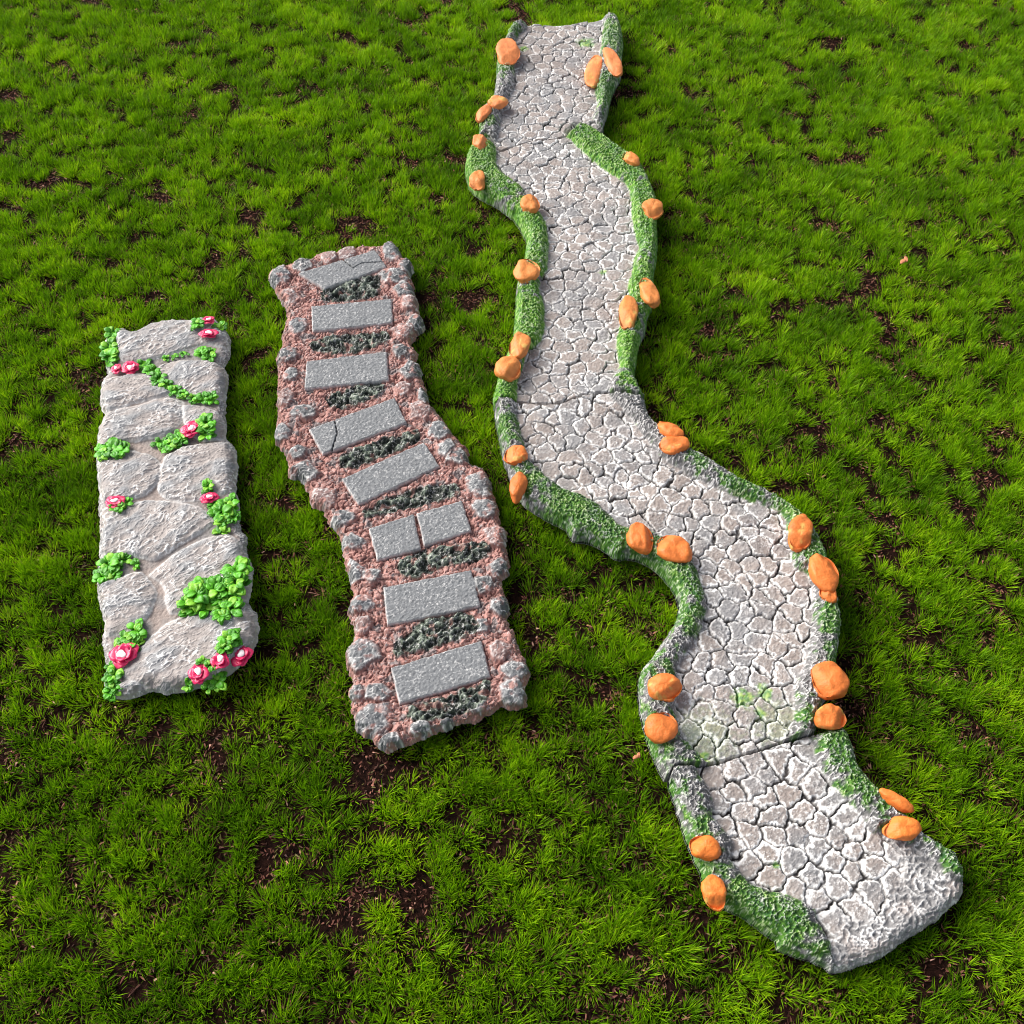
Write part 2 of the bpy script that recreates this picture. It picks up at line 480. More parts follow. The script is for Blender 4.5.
        for ri, RP in enumerate(rimP):
            rd = sdf_fast(X, Y, RP, 0.006)
            rdw = rd + 0.0007 * fbm(X, Y, 0.005, 3, seed + 16)
            m = ss(-0.0004, 0.0016, rdw)
            lift_ = ss(-0.0005, 0.0045, rdw)
            hr = H0 + 0.0006 + 0.0037 * lift_ + 0.0012 * bump * m + 0.0005 * fbm(X, Y, 0.008, 3, seed + 17)
            h = h * (1 - m) + hr * m
            gn = ss(0.20, 0.56, greenf * 1.0 + 0.66 * fbm(X, Y, 0.0045, 5, seed + 18))
            ygm = ss(-0.35, 0.4, fbm(X, Y, 0.011, 2, seed + 19) + yg)
            warm = np.array([2.0, 1.2, 0.8]) if yg > 0 else np.array([1.35, 0.82, 0.85])
            gcol = mix(mix(np.broadcast_to(C_DGREEN * warm, X.shape + (3,)), C_GREEN * warm, ss(0.3, 0.8, curl)), C_YGREEN, ygm * ss(0.45, 0.85, bump))
            base = mix(np.broadcast_to(C_GREY * 0.62, X.shape + (3,)), C_GREY * 1.15, ss(0.2, 0.8, bump))
            rc = mix(base, gcol, gn)
            hl = ss(0.56, 0.78, bump + 0.22 * fbm(X, Y, 0.004, 3, seed + 25)) * (0.90 - 0.42 * gn * (1.3 if yg > 0 else 0.9))
            rc = mix(rc, lin(24, 40, 24), hole * 0.5)
            rc = mix(rc, C_WHITE * 0.93, hl * (0.6 + 0.4 * patch))
            mm = ss(-0.0002, 0.0008, rdw)
            col = mix(col, rc, mm)
            lab[rdw > 0.0004] = ri + 1
        return h, col, lab
    objs, (X, Y, Z) = relief(outline, func, root, ['cobbled_surface'] + ['mossy_rim'] * len(rims), seed=seed, edge_r=0.0042, seams=seams)
    for k, o in enumerate(orange):
        px, py, a_, b_, ang = o[:5]
        g = ground((px, py), 0.013)[0]
        ix = int(np.clip((g[0] - X[0, 5]) / GRID, 2, X.shape[1] - 3)); iy = int(np.clip((g[1] - Y[5, 0]) / GRID, 2, X.shape[0] - 3))
        z0 = float(np.percentile(Z[max(iy - 9, 0):iy + 10, max(ix - 9, 0):ix + 10], 85))
        z0 = min(max(z0, 0.0118), 0.0150) - 0.0006
        h = 0.0042 + 0.00008 * min(a_, b_)
        if len(o) > 5: h *= o[5]
        tc = np.array(orange_tint if orange_tint is not None else lin(226, 132, 62))
        tc = tc * np.array([0.88, 0.82, 0.82]) * (1 + 0.07 * math.sin(k * 2.7 + seed))
        lump('orange_stone', (px, py), a_, b_, -ang, h, root, M_ORANGE, tc, z0, seed * 1.7 + k, spot=lin(205, 170, 90) if (k + seed) % 3 == 0 else None, power=1.95 + (k % 3) * 0.2)
    return root

SEAM_AB = [(496, 148), (500, 154.5), (516.5, 148.5), (533, 144.5), (553, 142.3), (568, 139)]
SEAM_BC = [(495, 408), (516, 405.5), (540, 407), (561, 405.5), (582, 398), (607, 396), (625, 400), (644, 402)]
SEAM_CD = [(668, 780), (674, 771.5), (697, 769), (721, 764), (740, 757.5), (758, 752.5), (782, 744.5), (807.5, 737.5)]
def shift(P, dx, dy): return [(x + dx, y + dy) for x, y in P]

A_out = [(504.5, 42), (508, 33), (513, 29), (521, 26.6), (538, 25), (560, 26.6), (576, 24), (593, 21.6), (604, 19), (616, 21), (621, 28), (623.5, 43),
         (622, 58), (621, 76), (616, 86), (611, 98), (608, 113), (604, 123), (602.5, 132), (589, 129), (577, 128), (570, 133)] + \
        shift(SEAM_AB[::-1][:-1], 0, -0.4) + [(495, 147), (487, 143), (477, 143), (479, 133), (479, 124.6), (481, 114), (490, 106), (494, 93), (496, 76), (496.5, 65), (499, 52)]
A_rims = [[(504, 20), (526, 22), (527, 29), (519, 36), (516, 47), (515, 66), (515, 88), (509, 98), (502, 116), (498, 138), (496, 150), (470, 150), (470, 110), (488, 80), (490, 40)],
          [(604, 10), (603, 28), (601, 43), (599, 58), (596, 76), (594, 90), (597, 103), (592, 118), (596, 124), (604, 136), (625, 130), (635, 60), (630, 15)]]
B_out = [(570, 135), (577, 129), (587, 130.5), (601, 138), (613, 147.5), (625, 156), (640, 166), (648, 180), (654.6, 195), (658, 208), (657, 223), (658, 239.6), (657, 259), (654, 275), (655, 290),
         (652, 308), (647.5, 317.5), (646, 331.6), (640, 342.5), (637, 361), (635, 377), (640, 389), (644, 401)] + \
        shift(SEAM_BC[::-1][1:], 0, -0.4) + [(492.5, 398), (495, 387), (499, 372), (505, 358), (511, 346), (513.6, 327.5), (515, 309), (516, 290), (519, 272), (524, 258), (526, 240), (522, 231), (514, 218),
         (496, 204.5), (480, 196), (469, 186), (464.6, 169), (467, 155), (475, 147), (487, 144.5)] + SEAM_AB
B_rims = [[(496, 146), (497, 157), (497, 165), (506, 176), (522, 188), (532, 204), (543, 216), (548, 230), (549, 244), (548, 268), (541, 280), (542, 295), (545, 310), (545, 332), (538, 344),
           (527, 353), (524, 366), (518, 384), (516, 408), (485, 412), (485, 380), (500, 330), (510, 250), (500, 215), (455, 195), (455, 145), (485, 138)],
          [(566, 137), (571, 128), (590, 122), (665, 160), (675, 230), (660, 320), (650, 404), (622, 402), (611, 396), (608, 385), (618, 367), (616, 345), (618, 331), (619, 319), (628, 297), (627, 283),
           (631, 275), (633, 259), (638, 249), (634, 232), (631, 218), (631, 203), (626, 186), (605, 171), (581, 151.5), (571, 140)]]
C_out = SEAM_BC + [(649, 417), (656, 426), (672, 438), (691.5, 452), (711, 463), (732, 477), (752, 486.6), (777.5, 499.5), (799, 514.5), (812, 528), (818, 538), (824.7, 551), (831, 570), (835, 588),
         (838, 602), (841.5, 625), (838, 653), (836, 668), (831, 690), (823, 704), (819, 720), (816, 733)] + shift(SEAM_CD[::-1], 0, -0.5) + \
        [(664.5, 780), (657.5, 766.6), (648, 743), (641, 717), (637.6, 691.6), (641, 670.5), (652, 657), (664.8, 637.7), (675.5, 620.5), (678.7, 603), (671, 586), (656, 569), (641, 560), (626, 557),
         (617, 558), (602.5, 547.5), (587.5, 541), (572.5, 539), (566, 528), (553, 521.6), (538, 513), (525, 504.5), (513, 488), (508, 472), (503, 459), (499, 440), (496.5, 427)]
C_rims = [[(516, 400), (518, 417.5), (524, 441), (533, 462), (559, 485.5), (592, 499.6), (612, 516), (622, 526), (653, 532), (688, 549), (699, 575), (708, 604), (699, 635), (679, 667), (677, 691),
           (676, 710), (682, 734), (698, 752), (712, 770), (680, 795), (640, 780), (625, 690), (655, 600), (560, 560), (490, 500), (485, 400)],
          [(607, 392), (620, 408), (634, 424), (661, 458), (693, 477), (726, 493), (756, 504), (781, 514), (789, 540), (793, 566), (809, 577), (812, 603), (809, 635), (804, 663), (794, 682), (793, 717),
           (785, 736), (778, 752), (860, 740), (860, 560), (790, 490), (690, 430), (655, 400)]]
D_out = SEAM_CD + [(822, 731.5), (832, 729), (843, 729.5), (851, 743), (858, 766), (867, 779), (877, 788.6), (890, 802), (903, 815), (915, 826), (923, 834), (940.6, 845), (953, 853.6), (962, 869),
         (965, 885), (963.5, 895), (955.6, 904), (937, 920.5), (904, 941.6), (880.6, 958), (857, 967), (834, 973), (822, 965), (800, 957), (787, 953), (778, 948), (776, 940), (763, 932), (744, 917),
         (728, 909), (716, 903), (706, 892), (700, 872), (688, 846), (681.5, 824.5), (673, 798.7)]
D_rims = [[(697, 760), (699, 771), (711, 792), (716, 818), (732, 838), (734, 863), (754, 883), (780, 891), (812, 905), (821, 925), (833, 948), (836, 985), (760, 975), (650, 880), (655, 770)],
          [(806, 725), (812, 745), (818, 768), (835, 787), (861, 818), (871, 833), (898, 838), (915, 850), (935, 862), (948, 880), (985, 885), (975, 830), (890, 770), (850, 715)]]
# stones of the lowest section, traced
D_seeds = [(680+i, 0) for i in ()] + [(660 + x * .2148, 760 + y * .2148) for x, y in
    [(250, 80), (280, 195), (345, 150), (435, 125), (360, 55), (495, 65), (500, 185), (600, 155), (630, 50), (720, 120), (390, 235), (530, 250), (300, 300), (420, 345), (530, 350), (670, 235), (640, 345),
     (740, 300), (860, 275), (790, 190), (345, 395), (410, 490), (510, 425), (520, 545), (620, 470), (740, 405), (700, 540), (810, 470), (840, 360), (905, 415), (910, 330), (980, 375), (630, 610), (740, 640),
     (830, 580), (905, 520), (910, 680), (820, 735), (985, 490), (990, 620), (450, 20), (560, 15)]]

cobbled_section(A_out, A_rims, 'short topmost cobbled section with two long orange stones side by side on its right rim', [(500, 60, 30, 1), (508, 32, 14, .9), (482, 125, 14, .9), (612, 40, 32, .95), (607, 95, 35, .8)],
    [(507.5, 52, 11.5, 12.5, 0, .8), (498, 102, 10, 5.5, -5), (483, 114, 9.5, 4.6, -38), (480, 142, 7.5, 6, 10), (594, 72, 8, 16.5, 17), (613, 62, 7, 14, -22)],
    seed=11, white=0.35, sp=0.0082, seams=[SEAM_AB], mossy=[(586, 42, 10), (524, 48, 5)], orange_tint=lin(236, 146, 84))
cobbled_section(B_out, B_rims, 'cobbled section with bright yellow green moss rims, just below the short topmost section', [(480, 170, 60, 1.1), (530, 240, 60, 1.1), (520, 330, 60, 1.1), (505, 390, 40, 1.1), (600, 160, 60, 1.1), (645, 220, 70, 1.1), (640, 290, 50, 1.0), (626, 350, 36, 0.95), (630, 385, 22, 0.6)],
    [(477.5, 180.5, 8, 8.5, 0), (530.5, 204, 9.5, 8, 0), (631, 159, 9, 5.5, 30), (653, 208.5, 10.5, 8.5, 0), (527, 271, 12, 11, -20), (520, 346, 9.5, 13, 25), (508, 368, 13, 12, 0), (649.5, 293, 8.5, 14, -18), (628.5, 312.5, 9.3, 15, 8)],
    seed=22, white=0.5, sp=0.0082, seams=[SEAM_AB, SEAM_BC], mossy=[(603, 271, 5)], yg=0.25, orange_tint=lin(222, 142, 72))
cobbled_section(C_out, C_rims, 'longest cobbled section, bending twice and ringed by thirteen orange stones', [(510, 430, 26, .7), (530, 485, 24, .75), (575, 508, 34, 1.0), (615, 535, 32, 1.0), (665, 560, 26, 1.0), (685, 585, 26, .9), (685, 620, 28, .62), (650, 670, 30, .55), (650, 740, 34, .62),
     (690, 755, 20, .5), (700, 462, 22, .55), (745, 488, 26, .85), (790, 512, 22, 1.0), (812, 555, 20, 1.0), (838, 620, 24, .95), (838, 655, 20, .6), (805, 720, 20, .55)],
    [(516, 455, 12, 8.5, -5), (518, 487, 8, 14, 12), (671, 431, 13.5, 7, 32), (675, 445, 15.5, 8, -3), (640.5, 538, 12.5, 14, -15), (674.5, 549, 18, 11.5, 12), (800.5, 533, 11.5, 18, 22, 1.25), (824, 573, 13.5, 18.5, -5, 1.25), (829, 595, 8, 7, 20, .8), (664, 687, 16, 14, 0, 1.1), (661.5, 727, 16, 14.5, -15, 1.1), (829, 681, 17.5, 18, -10, 1.1), (830, 717, 16, 11.5, -8, 1.1)],
    seed=33, white=0.65, sp=0.0083, seams=[SEAM_BC, SEAM_CD], mossy=[(743, 697, 13), (765, 692, 10), (760, 712, 6), (703, 758, 8), (705, 735, 38), (778, 722, 32)], crack=1.15, orange_tint=lin(226, 128, 58))
cobbled_section(D_out, D_rims, 'lowest and widest cobbled section, white edged stones and a bare grey tip', [(676, 790, 22, .45), (690, 830, 26, .6), (700, 870, 24, .75), (740, 905, 30, .85), (780, 925, 36, .9), (815, 945, 24, .6), (835, 745, 26, .85), (860, 785, 26, .8), (880, 810, 20, .5), (945, 850, 14, .9), (955, 865, 12, .8)],
    [(705.5, 848, 15, 12.5, -5), (714, 892.6, 11.5, 17, -12), (897, 801, 17, 6.5, 35), (903, 828.5, 19, 11.5, -8)],
    seed=44, white=1.0, sp=0.0082, crack=1.6, seams=[SEAM_CD], tone=0.95, seeds_px=D_seeds, mossy=[(777, 864, 5)], orange_tint=lin(236, 134, 56),
    bare=[(885, 842), (898, 856), (903, 872), (888, 902), (868, 914), (846, 916), (836, 930), (820, 990), (990, 960), (990, 850), (930, 830)])

# ================================================================== STEPPING PATH in pink mortar
C_PINK = lin(164, 120, 111)
C_SLAB = lin(116, 118, 120)
P2_out = [(267.7, 275), (275, 267), (285, 265), (295, 261), (303, 259), (312, 258), (318, 253), (326, 251.5), (334, 253), (340, 248), (351, 247), (357, 246), (370, 245.5), (381, 244.6), (387, 241), (394, 241.5), (399, 249), (402, 256), (411, 260),
    (413, 270), (410, 275), (414, 283), (414, 292), (418, 300), (419, 312), (424, 319), (423, 328), (416, 334), (411, 344), (418, 351), (415, 361), (421, 367), (422, 378), (427, 390), (429, 402), (437, 410), (444, 419), (453, 433), (460, 441), (468, 448),
    (470, 462), (483, 468), (491, 479), (493, 492), (498, 504), (500, 521), (507, 532), (506, 545), (510, 562), (508, 572), (502, 580), (505, 593), (509, 604), (508, 619), (515, 632), (521, 652), (529, 664), (529, 680), (525, 687),
    (528, 703), (515, 708), (500, 706), (482, 718), (465, 722), (455, 723), (453, 727), (437, 731), (422, 737), (400, 747), (387.5, 750.5), (379, 747), (369, 737), (357, 729), (354, 718), (349, 695), (348, 687), (353, 681), (345.5, 664), (346.5, 647), (354, 638),
    (351.6, 621.6), (346.5, 609), (352.6, 595), (350, 580), (344.4, 565), (343, 555), (339, 535), (329, 522), (323, 509), (311, 504), (308, 491.6), (300.6, 479), (288, 474), (288, 463.6), (284, 451), (274, 438), (275, 425.5),
    (277, 412), (276.5, 392), (277.5, 371), (276, 355), (281, 345), (281, 333.5), (285, 322), (286, 308), (279.4, 298)]
SLABS = [
    ([(297, 272), (375, 248.5), (387, 266), (324, 287.6)], [(343, 259), (353, 267), (362, 262), (383, 261)]),
    ([(310.7, 305), (391.7, 297.4), (392.7, 321.8), (311.7, 330.6)], None),
    ([(305.8, 360), (386.9, 350), (388.8, 379.4), (303.8, 388)], None),
    ([(308, 428), (394.6, 396.3), (407, 421.7), (322, 453.5)], [(334, 417), (337, 432), (331, 452)]),
    ([(341, 477.6), (423.8, 440.8), (440, 465), (357.7, 504)], None),
    ([(368, 527), (413.6, 513), (421, 547.4), (376.8, 559.6)], None),
    ([(416, 512), (462, 499), (472, 529.6), (423.8, 545)], None),
    ([(383, 586), (471.5, 568.6), (480.7, 605), (386.4, 624.6)], None),
    ([(390.5, 666.6), (481.7, 639), (491, 675.8), (398.7, 703.5)], None)]
ROCKS = [[(322, 289), (345, 281), (378, 275), (377, 295), (350, 300), (324, 301)],
    [(309, 345), (330, 335.5), (385, 332), (386, 343), (350, 352), (326, 353)],
    [(327, 396), (350, 388), (381, 381), (381, 393), (355, 404), (334, 409)],
    [(338.7, 456), (380, 440), (417, 429), (417, 441), (385, 455), (346, 468)],
    [(364, 509), (400, 493), (437.7, 484), (458, 484), (455, 496), (410, 507), (367, 517)],
    [(397, 563), (425, 549), (483, 543), (487, 556), (445, 566), (408, 578)],
    [(391.5, 650), (420, 622), (465, 613), (477, 621), (475, 631.8), (428.5, 648), (398, 656)],
    [(408, 707), (445, 697), (488, 681), (490, 694), (478, 706), (445, 718), (412, 720)]]
EDGE = [(278, 275, 12, 9), (288, 295, 9, 8), (297, 325, 9, 7), (287, 353, 9, 7), (291, 374, 8, 6), (285, 396, 8, 7), (303, 411, 12, 7), (281, 432, 9, 8), (297, 452, 9, 7), (303, 471, 16, 9), (321, 497, 14, 9), (342, 518, 12, 8),
    (351, 541, 12, 8), (354, 571, 10, 9), (371, 575, 9, 7), (359, 603, 12, 9), (363, 624, 10, 8), (361, 654, 15, 15), (356, 692, 8, 8), (376, 691, 12, 9), (371, 718, 16, 13), (390, 741, 11, 8), (303, 264, 9, 7), (329, 257, 8, 7),
    (347, 252, 8, 6), (391, 250, 9, 8), (407, 265, 8, 6), (394, 276, 15, 8), (404, 288, 10, 8), (411, 302, 10, 7), (417, 321, 8, 8), (405, 329, 10, 7), (400, 350, 8, 7), (412, 370, 11, 8), (403, 388, 8, 7), (423, 395, 6, 7),
    (420, 410, 10, 9), (437, 429, 10, 9), (446, 447, 9, 8), (459, 456, 12, 8), (480, 483, 12, 13), (485, 508, 11, 10), (497, 535, 10, 10), (500, 566, 10, 9), (483, 583, 8, 9), (500, 605, 10, 9), (481, 625, 7, 7), (498, 650, 9, 9),
    (514, 669, 14, 8), (513, 690, 13, 12), (474, 702, 11, 9), (420, 728, 11, 7), (448, 722, 9, 6)]

def stepping_path():
    G = ground(P2_out, EDGE_Z); ctr = G.mean(0)
    FOOTPRINTS.append(smooth_poly(G, 0.003))
    root = thing('stepping_path', 'grey slabs stepping down between rough stones set in pink mortar', 'garden path', (ctr[0], ctr[1], 0.006))
    names = ['mortar_bed'] + ['stone_slab'] * len(SLABS) + ['dark_rubble'] * len(ROCKS) + ['edge_stone'] * len(EDGE)
    rr = np.random.default_rng(5)
    def func(X, Y, d):
        sh = X.shape
        n1 = fbm(X, Y, 0.004, 4, 1); rid = ridged(X + 0.0010 * n1, Y + 0.0008 * n1, 0.0044, 3, 2); rid2 = ridged(X, Y, 0.0011, 2, 3)
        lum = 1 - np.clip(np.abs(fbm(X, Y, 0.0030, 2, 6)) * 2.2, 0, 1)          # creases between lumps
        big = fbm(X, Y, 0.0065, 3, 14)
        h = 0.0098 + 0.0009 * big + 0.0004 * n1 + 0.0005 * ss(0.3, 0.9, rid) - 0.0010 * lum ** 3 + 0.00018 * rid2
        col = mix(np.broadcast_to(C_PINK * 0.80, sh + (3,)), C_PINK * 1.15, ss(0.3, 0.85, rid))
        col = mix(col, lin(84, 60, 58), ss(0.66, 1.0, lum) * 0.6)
        col = mix(col, C_WHITE * 0.9, ss(0.78, 0.95, rid2) * 0.50 * ss(-0.4, 0.4, fbm(X, Y, 0.01, 2, 4)))
        col = mix(col, C_GREY * 0.75, ss(0.18, 0.45, fbm(X, Y, 0.0055, 4, 9)) * 0.75)
        col = mix(col, C_WHITE * 0.95, ss(0.07, 0.0, np.abs(fbm(X, Y, 0.0028, 3, 19))) * ss(-0.2, 0.3, fbm(X, Y, 0.008, 2, 18)) * 0.55)
        lab = np.zeros(sh, int)
        k = 1 + len(SLABS) + len(ROCKS)
        for i, (cx, cy, a_, b_) in enumerate(EDGE):
            a_, b_ = a_ * 1.22, b_ * 1.22
            c = ground((cx, cy), 0.011)[0]; s = mpp((cx, cy))
            q = (ground([(cx, cy + 1)])[0] - ground([(cx, cy)])[0])[1]
            sy = abs(q)
            an = rr.uniform(-0.5, 0.5)
            u = (X - c[0]) / (a_ * s); v = (Y - c[1]) / (b_ * sy)
            near = (np.abs(u) < 2) & (np.abs(v) < 2)
            if not near.any(): continue
            un, vn = u[near], v[near]
            Xn, Yn = X[near], Y[near]
            ur = un * math.cos(an) - vn * math.sin(an); vr = un * math.sin(an) + vn * math.cos(an)
            # a faceted pebble: the lowest of a few tilted planes
            r_ = np.full(ur.shape, -9.0)                     # a broken, many sided outline
            ns_ = int(rr.integers(5, 8))
            for q_ in range(ns_):
                t_ = 2 * math.pi * (q_ + rr.uniform(-0.3, 0.3)) / ns_
                r_ = np.maximum(r_, (ur * math.cos(t_) + vr * math.sin(t_)) / rr.uniform(0.72, 1.0))
            r_ = r_ + 0.16 * fbm(Xn, Yn, 0.0045, 3, i + 20)
            fac = np.full(r_.shape, 9.0)
            for q_ in range(5):
                t_ = rr.uniform(0, 2 * math.pi); sl = rr.uniform(0.3, 1.0)
                fac = np.minimum(fac, 1.0 - sl * (ur * math.cos(t_) + vr * math.sin(t_)))
            up = ss(1.12, 0.80, r_)
            hs = 0.0103 + (0.0012 + 0.0009 * rr.random()) * np.clip(fac, 0.2, 1.2) * up + 0.0004 * rid[near] + 0.0003 * fbm(Xn, Yn, 0.0016, 3, 12)
            m = ss(1.12, 0.98, r_)
            h[near] = h[near] * (1 - m) + np.maximum(hs, h[near] - 0.0004) * m
            pk = rr.random()
            base = mix(np.broadcast_to(C_SLAB * rr.uniform(0.55, 0.95), Xn.shape + (3,)), C_PINK, np.clip(ss(0.1, 0.6, fbm(Xn, Yn, 0.005, 3, i + 60)) * 0.8 + (0.45 if pk > 0.78 else 0) + 0.6 * ss(0.75, 1.05, r_), 0, 1))
            wh = np.clip(ss(0.09, 0.01, np.abs(fbm(Xn, Yn, 0.0030, 2, i))) * 0.8 + 0.45 * ss(0.5, 0.8, r_) * ss(1.0, 0.8, r_) * ss(-.2, .3, fbm(Xn, Yn, 0.003, 2, i + 3)), 0, 1)
            cs = mix(base, C_WHITE, wh * 0.72)
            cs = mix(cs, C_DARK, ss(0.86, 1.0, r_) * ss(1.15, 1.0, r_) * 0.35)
            mm = ss(1.08, 0.95, r_)
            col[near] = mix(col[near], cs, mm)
            ln = lab[near]; ln[r_ < 0.99] = k + i; lab[near] = ln
        k = 1 + len(SLABS)
        for i, R in enumerate(ROCKS):
            rd = sdf_fast(X, Y, smooth_poly(ground(R, 0.0105), 0.002), 0.004) + 0.0006 + 0.0013 * fbm(X, Y, 0.004, 3, i + 40)
            m = ss(-0.0002, 0.0008, rd)
            sd_ = hex_seeds(ground(R), 0.0075, 0.45, i + 3)
            b, ci = voronoi(X + 0.0014 * n1, Y + 0.0014 * rid2, sd_) if m.any() else (0, 0)
            q = np.random.default_rng(i); lf = q.uniform(0, 1, len(sd_))
            crg = ridged(X + 0.0014 * n1, Y + 0.001 * big, 0.0068, 4, i + 90)
            hr = 0.0086 + 0.0010 * ss(0, 0.0018, b) * (0.2 + 0.8 * lf[ci]) + 0.0024 * ss(0.25, 0.95, crg) + 0.0005 * big
            h = h * (1 - m) + hr * m
            cr = mix(np.broadcast_to(lin(38, 44, 38), sh + (3,)), lin(118, 128, 114), ss(0.35, 1.0, 0.7 * ss(0.3, 0.95, crg) + 0.35 * lf[ci] + 0.3 * n1))
            cr = mix(cr, C_WHITE * 0.9, ss(0.10, 0.0, np.abs(fbm(X, Y, 0.0024, 3, i + 8))) * ss(0.0001, 0.0006, b) * 0.7)
            cr = mix(cr, C_PINK, ss(0.35, 0.6, fbm(X, Y, 0.005, 2, i + 30)) * 0.6)
            col = mix(col, cr, m); lab[rd > 0.0001] = k + i
        for i, (Q, crk) in enumerate(SLABS):
            P = ground(Q, 0.0118)
            Pd = []
            for j in range(4):
                for t in np.linspace(0, 1, 24, endpoint=False):
                    Pd.append(P[j] * (1 - t) + P[(j + 1) % 4] * t)
            rd = sdf_fast(X, Y, np.array(Pd), 0.004)
            rd = rd + 0.00032 * fbm(X, Y, 0.0030, 3, i + 70)
            cd = np.full(sh, 1.0)
            if crk is not None:
                cp = ground(crk, 0.0118)
                for (ax, ay), (bx, by) in zip(cp[:-1], cp[1:]):
                    ex, ey = bx - ax, by - ay; L = ex * ex + ey * ey
                    t = np.clip(((X - ax) * ex + (Y - ay) * ey) / L, 0, 1)
                    cd = np.minimum(cd, np.hypot(X - ax - ex * t, Y - ay - ey * t))
                cd = cd + 0.00025 * fbm(X, Y, 0.002, 2, 3)
            m = ss(-0.0001, 0.0003, rd)
            hs = 0.0113 + 0.00012 * fbm(X, Y, 0.0015, 4, i) + 0.0001 * ss(0.55, 0.95, ridged(X, Y, 0.0024, 2, i + 4)) - 0.0010 * ss(0.00035, 0.0001, cd) - 0.0004 * ss(0.0007, 0, rd)
            h = h * (1 - m) + hs * m
            v1 = ss(0.07, 0.0, np.abs(fbm(X, Y, 0.0026, 3, i + 5))) * ss(-0.9, 0.1, fbm(X, Y, 0.010, 2, i + 6))
            v2 = ss(0.85, 0.97, ridged(X, Y, 0.0013, 2, i + 7))
            cs = mix(np.broadcast_to(C_SLAB * 0.95, sh + (3,)), C_SLAB * 1.1, ss(-0.4, 0.4, fbm(X, Y, 0.002, 3, i)))
            cs = mix(cs, C_WHITE * 0.95, np.clip(v1 * 0.62 + v2 * 0.15 + ss(0.0007, 0.0001, rd + 0.0003 * n1) * 0.65, 0, 1))
            cs = mix(cs, C_DARK, ss(0.0003, 0.00005, cd) * 0.8)
            col = mix(col, cs, m)
            # contact groove round the slab
            g = ss(-0.0007, -0.00015, rd) * (1 - m)
            h = h - 0.0007 * g
            lab[rd > 0.0000] = 1 + i
        return h, col, lab
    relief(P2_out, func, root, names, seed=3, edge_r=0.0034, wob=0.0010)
stepping_path()

# ================================================================== FLAGSTONE PATH with flowers
P1_out = [(103.4, 339), (108, 331), (113, 329), (121, 326), (134.7, 330), (144, 326), (154, 321.5), (168, 317.6), (189, 318.5), (201, 315.6), (214.8, 317.6), (224.5, 327), (229.4, 337), (229.4, 352.7), (224, 364), (227.5, 376), (225.5, 392),
    (224.5, 409), (225.5, 427), (225, 437), (233, 442.6), (237, 462), (235, 487.5), (238, 500), (240, 527), (246, 535), (246, 551), (252, 564.5), (250, 590), (247.5, 601), (255.8, 612), (258, 629), (252, 650), (236, 666), (216.7, 681.6),
    (197, 686.5), (166, 692), (152, 688.5), (143, 692), (132.7, 695), (117, 697), (105.4, 691), (102, 679.7), (104.4, 662), (100.5, 640.6), (102.5, 621), (95.6, 593.8), (96.6, 562.5), (98.5, 531), (96.6, 504), (97.6, 495), (94.6, 456),
    (96.6, 429), (103.4, 413), (98.5, 401.6), (100.5, 380), (106.5, 372), (103.4, 358.6)]
FLAGS = [[(117, 331), (134, 331), (154, 322), (190, 319), (208, 318), (222, 328), (226, 345), (205, 343), (180, 350), (155, 357), (135, 361), (119, 357)],
    [(157, 367), (175, 361), (205, 360), (222, 366), (226, 380), (220, 396), (206, 398), (180, 388), (163, 378)],
    [(104, 380), (145, 372), (158, 383), (170, 392), (148, 398), (106, 409), (100, 400)],
    [(105, 413), (140, 403), (168, 394), (182, 402), (180, 420), (168, 432), (150, 437), (122, 441), (98, 447), (99, 425)],
    [(184, 405), (212, 409), (223, 422), (222, 436), (205, 439), (188, 431)],
    [(99, 458), (128, 450), (150, 455), (160, 464), (156, 482), (142, 494), (120, 499), (100, 496)],
    [(167, 455), (195, 444), (228, 443), (235, 462), (233, 485), (210, 497), (180, 500), (161, 494), (158, 482)],
    [(100, 510), (130, 502), (165, 500), (197, 506), (212, 522), (185, 540), (155, 558), (132, 555), (100, 550)],
    [(150, 574), (165, 560), (190, 545), (225, 533), (243, 550), (249, 575), (245, 596), (215, 600), (185, 610), (170, 612), (166, 592), (160, 580)],
    [(98, 586), (120, 577), (140, 572), (155, 592), (152, 604), (140, 622), (120, 632), (104, 634), (103, 618)],
    [(121, 671), (140, 648), (165, 624), (188, 614), (220, 610), (247, 606), (256, 624), (250, 648), (215, 680), (165, 690), (143, 684)],
    [(115, 687), (125, 680), (138, 684), (134, 693), (118, 695)]]
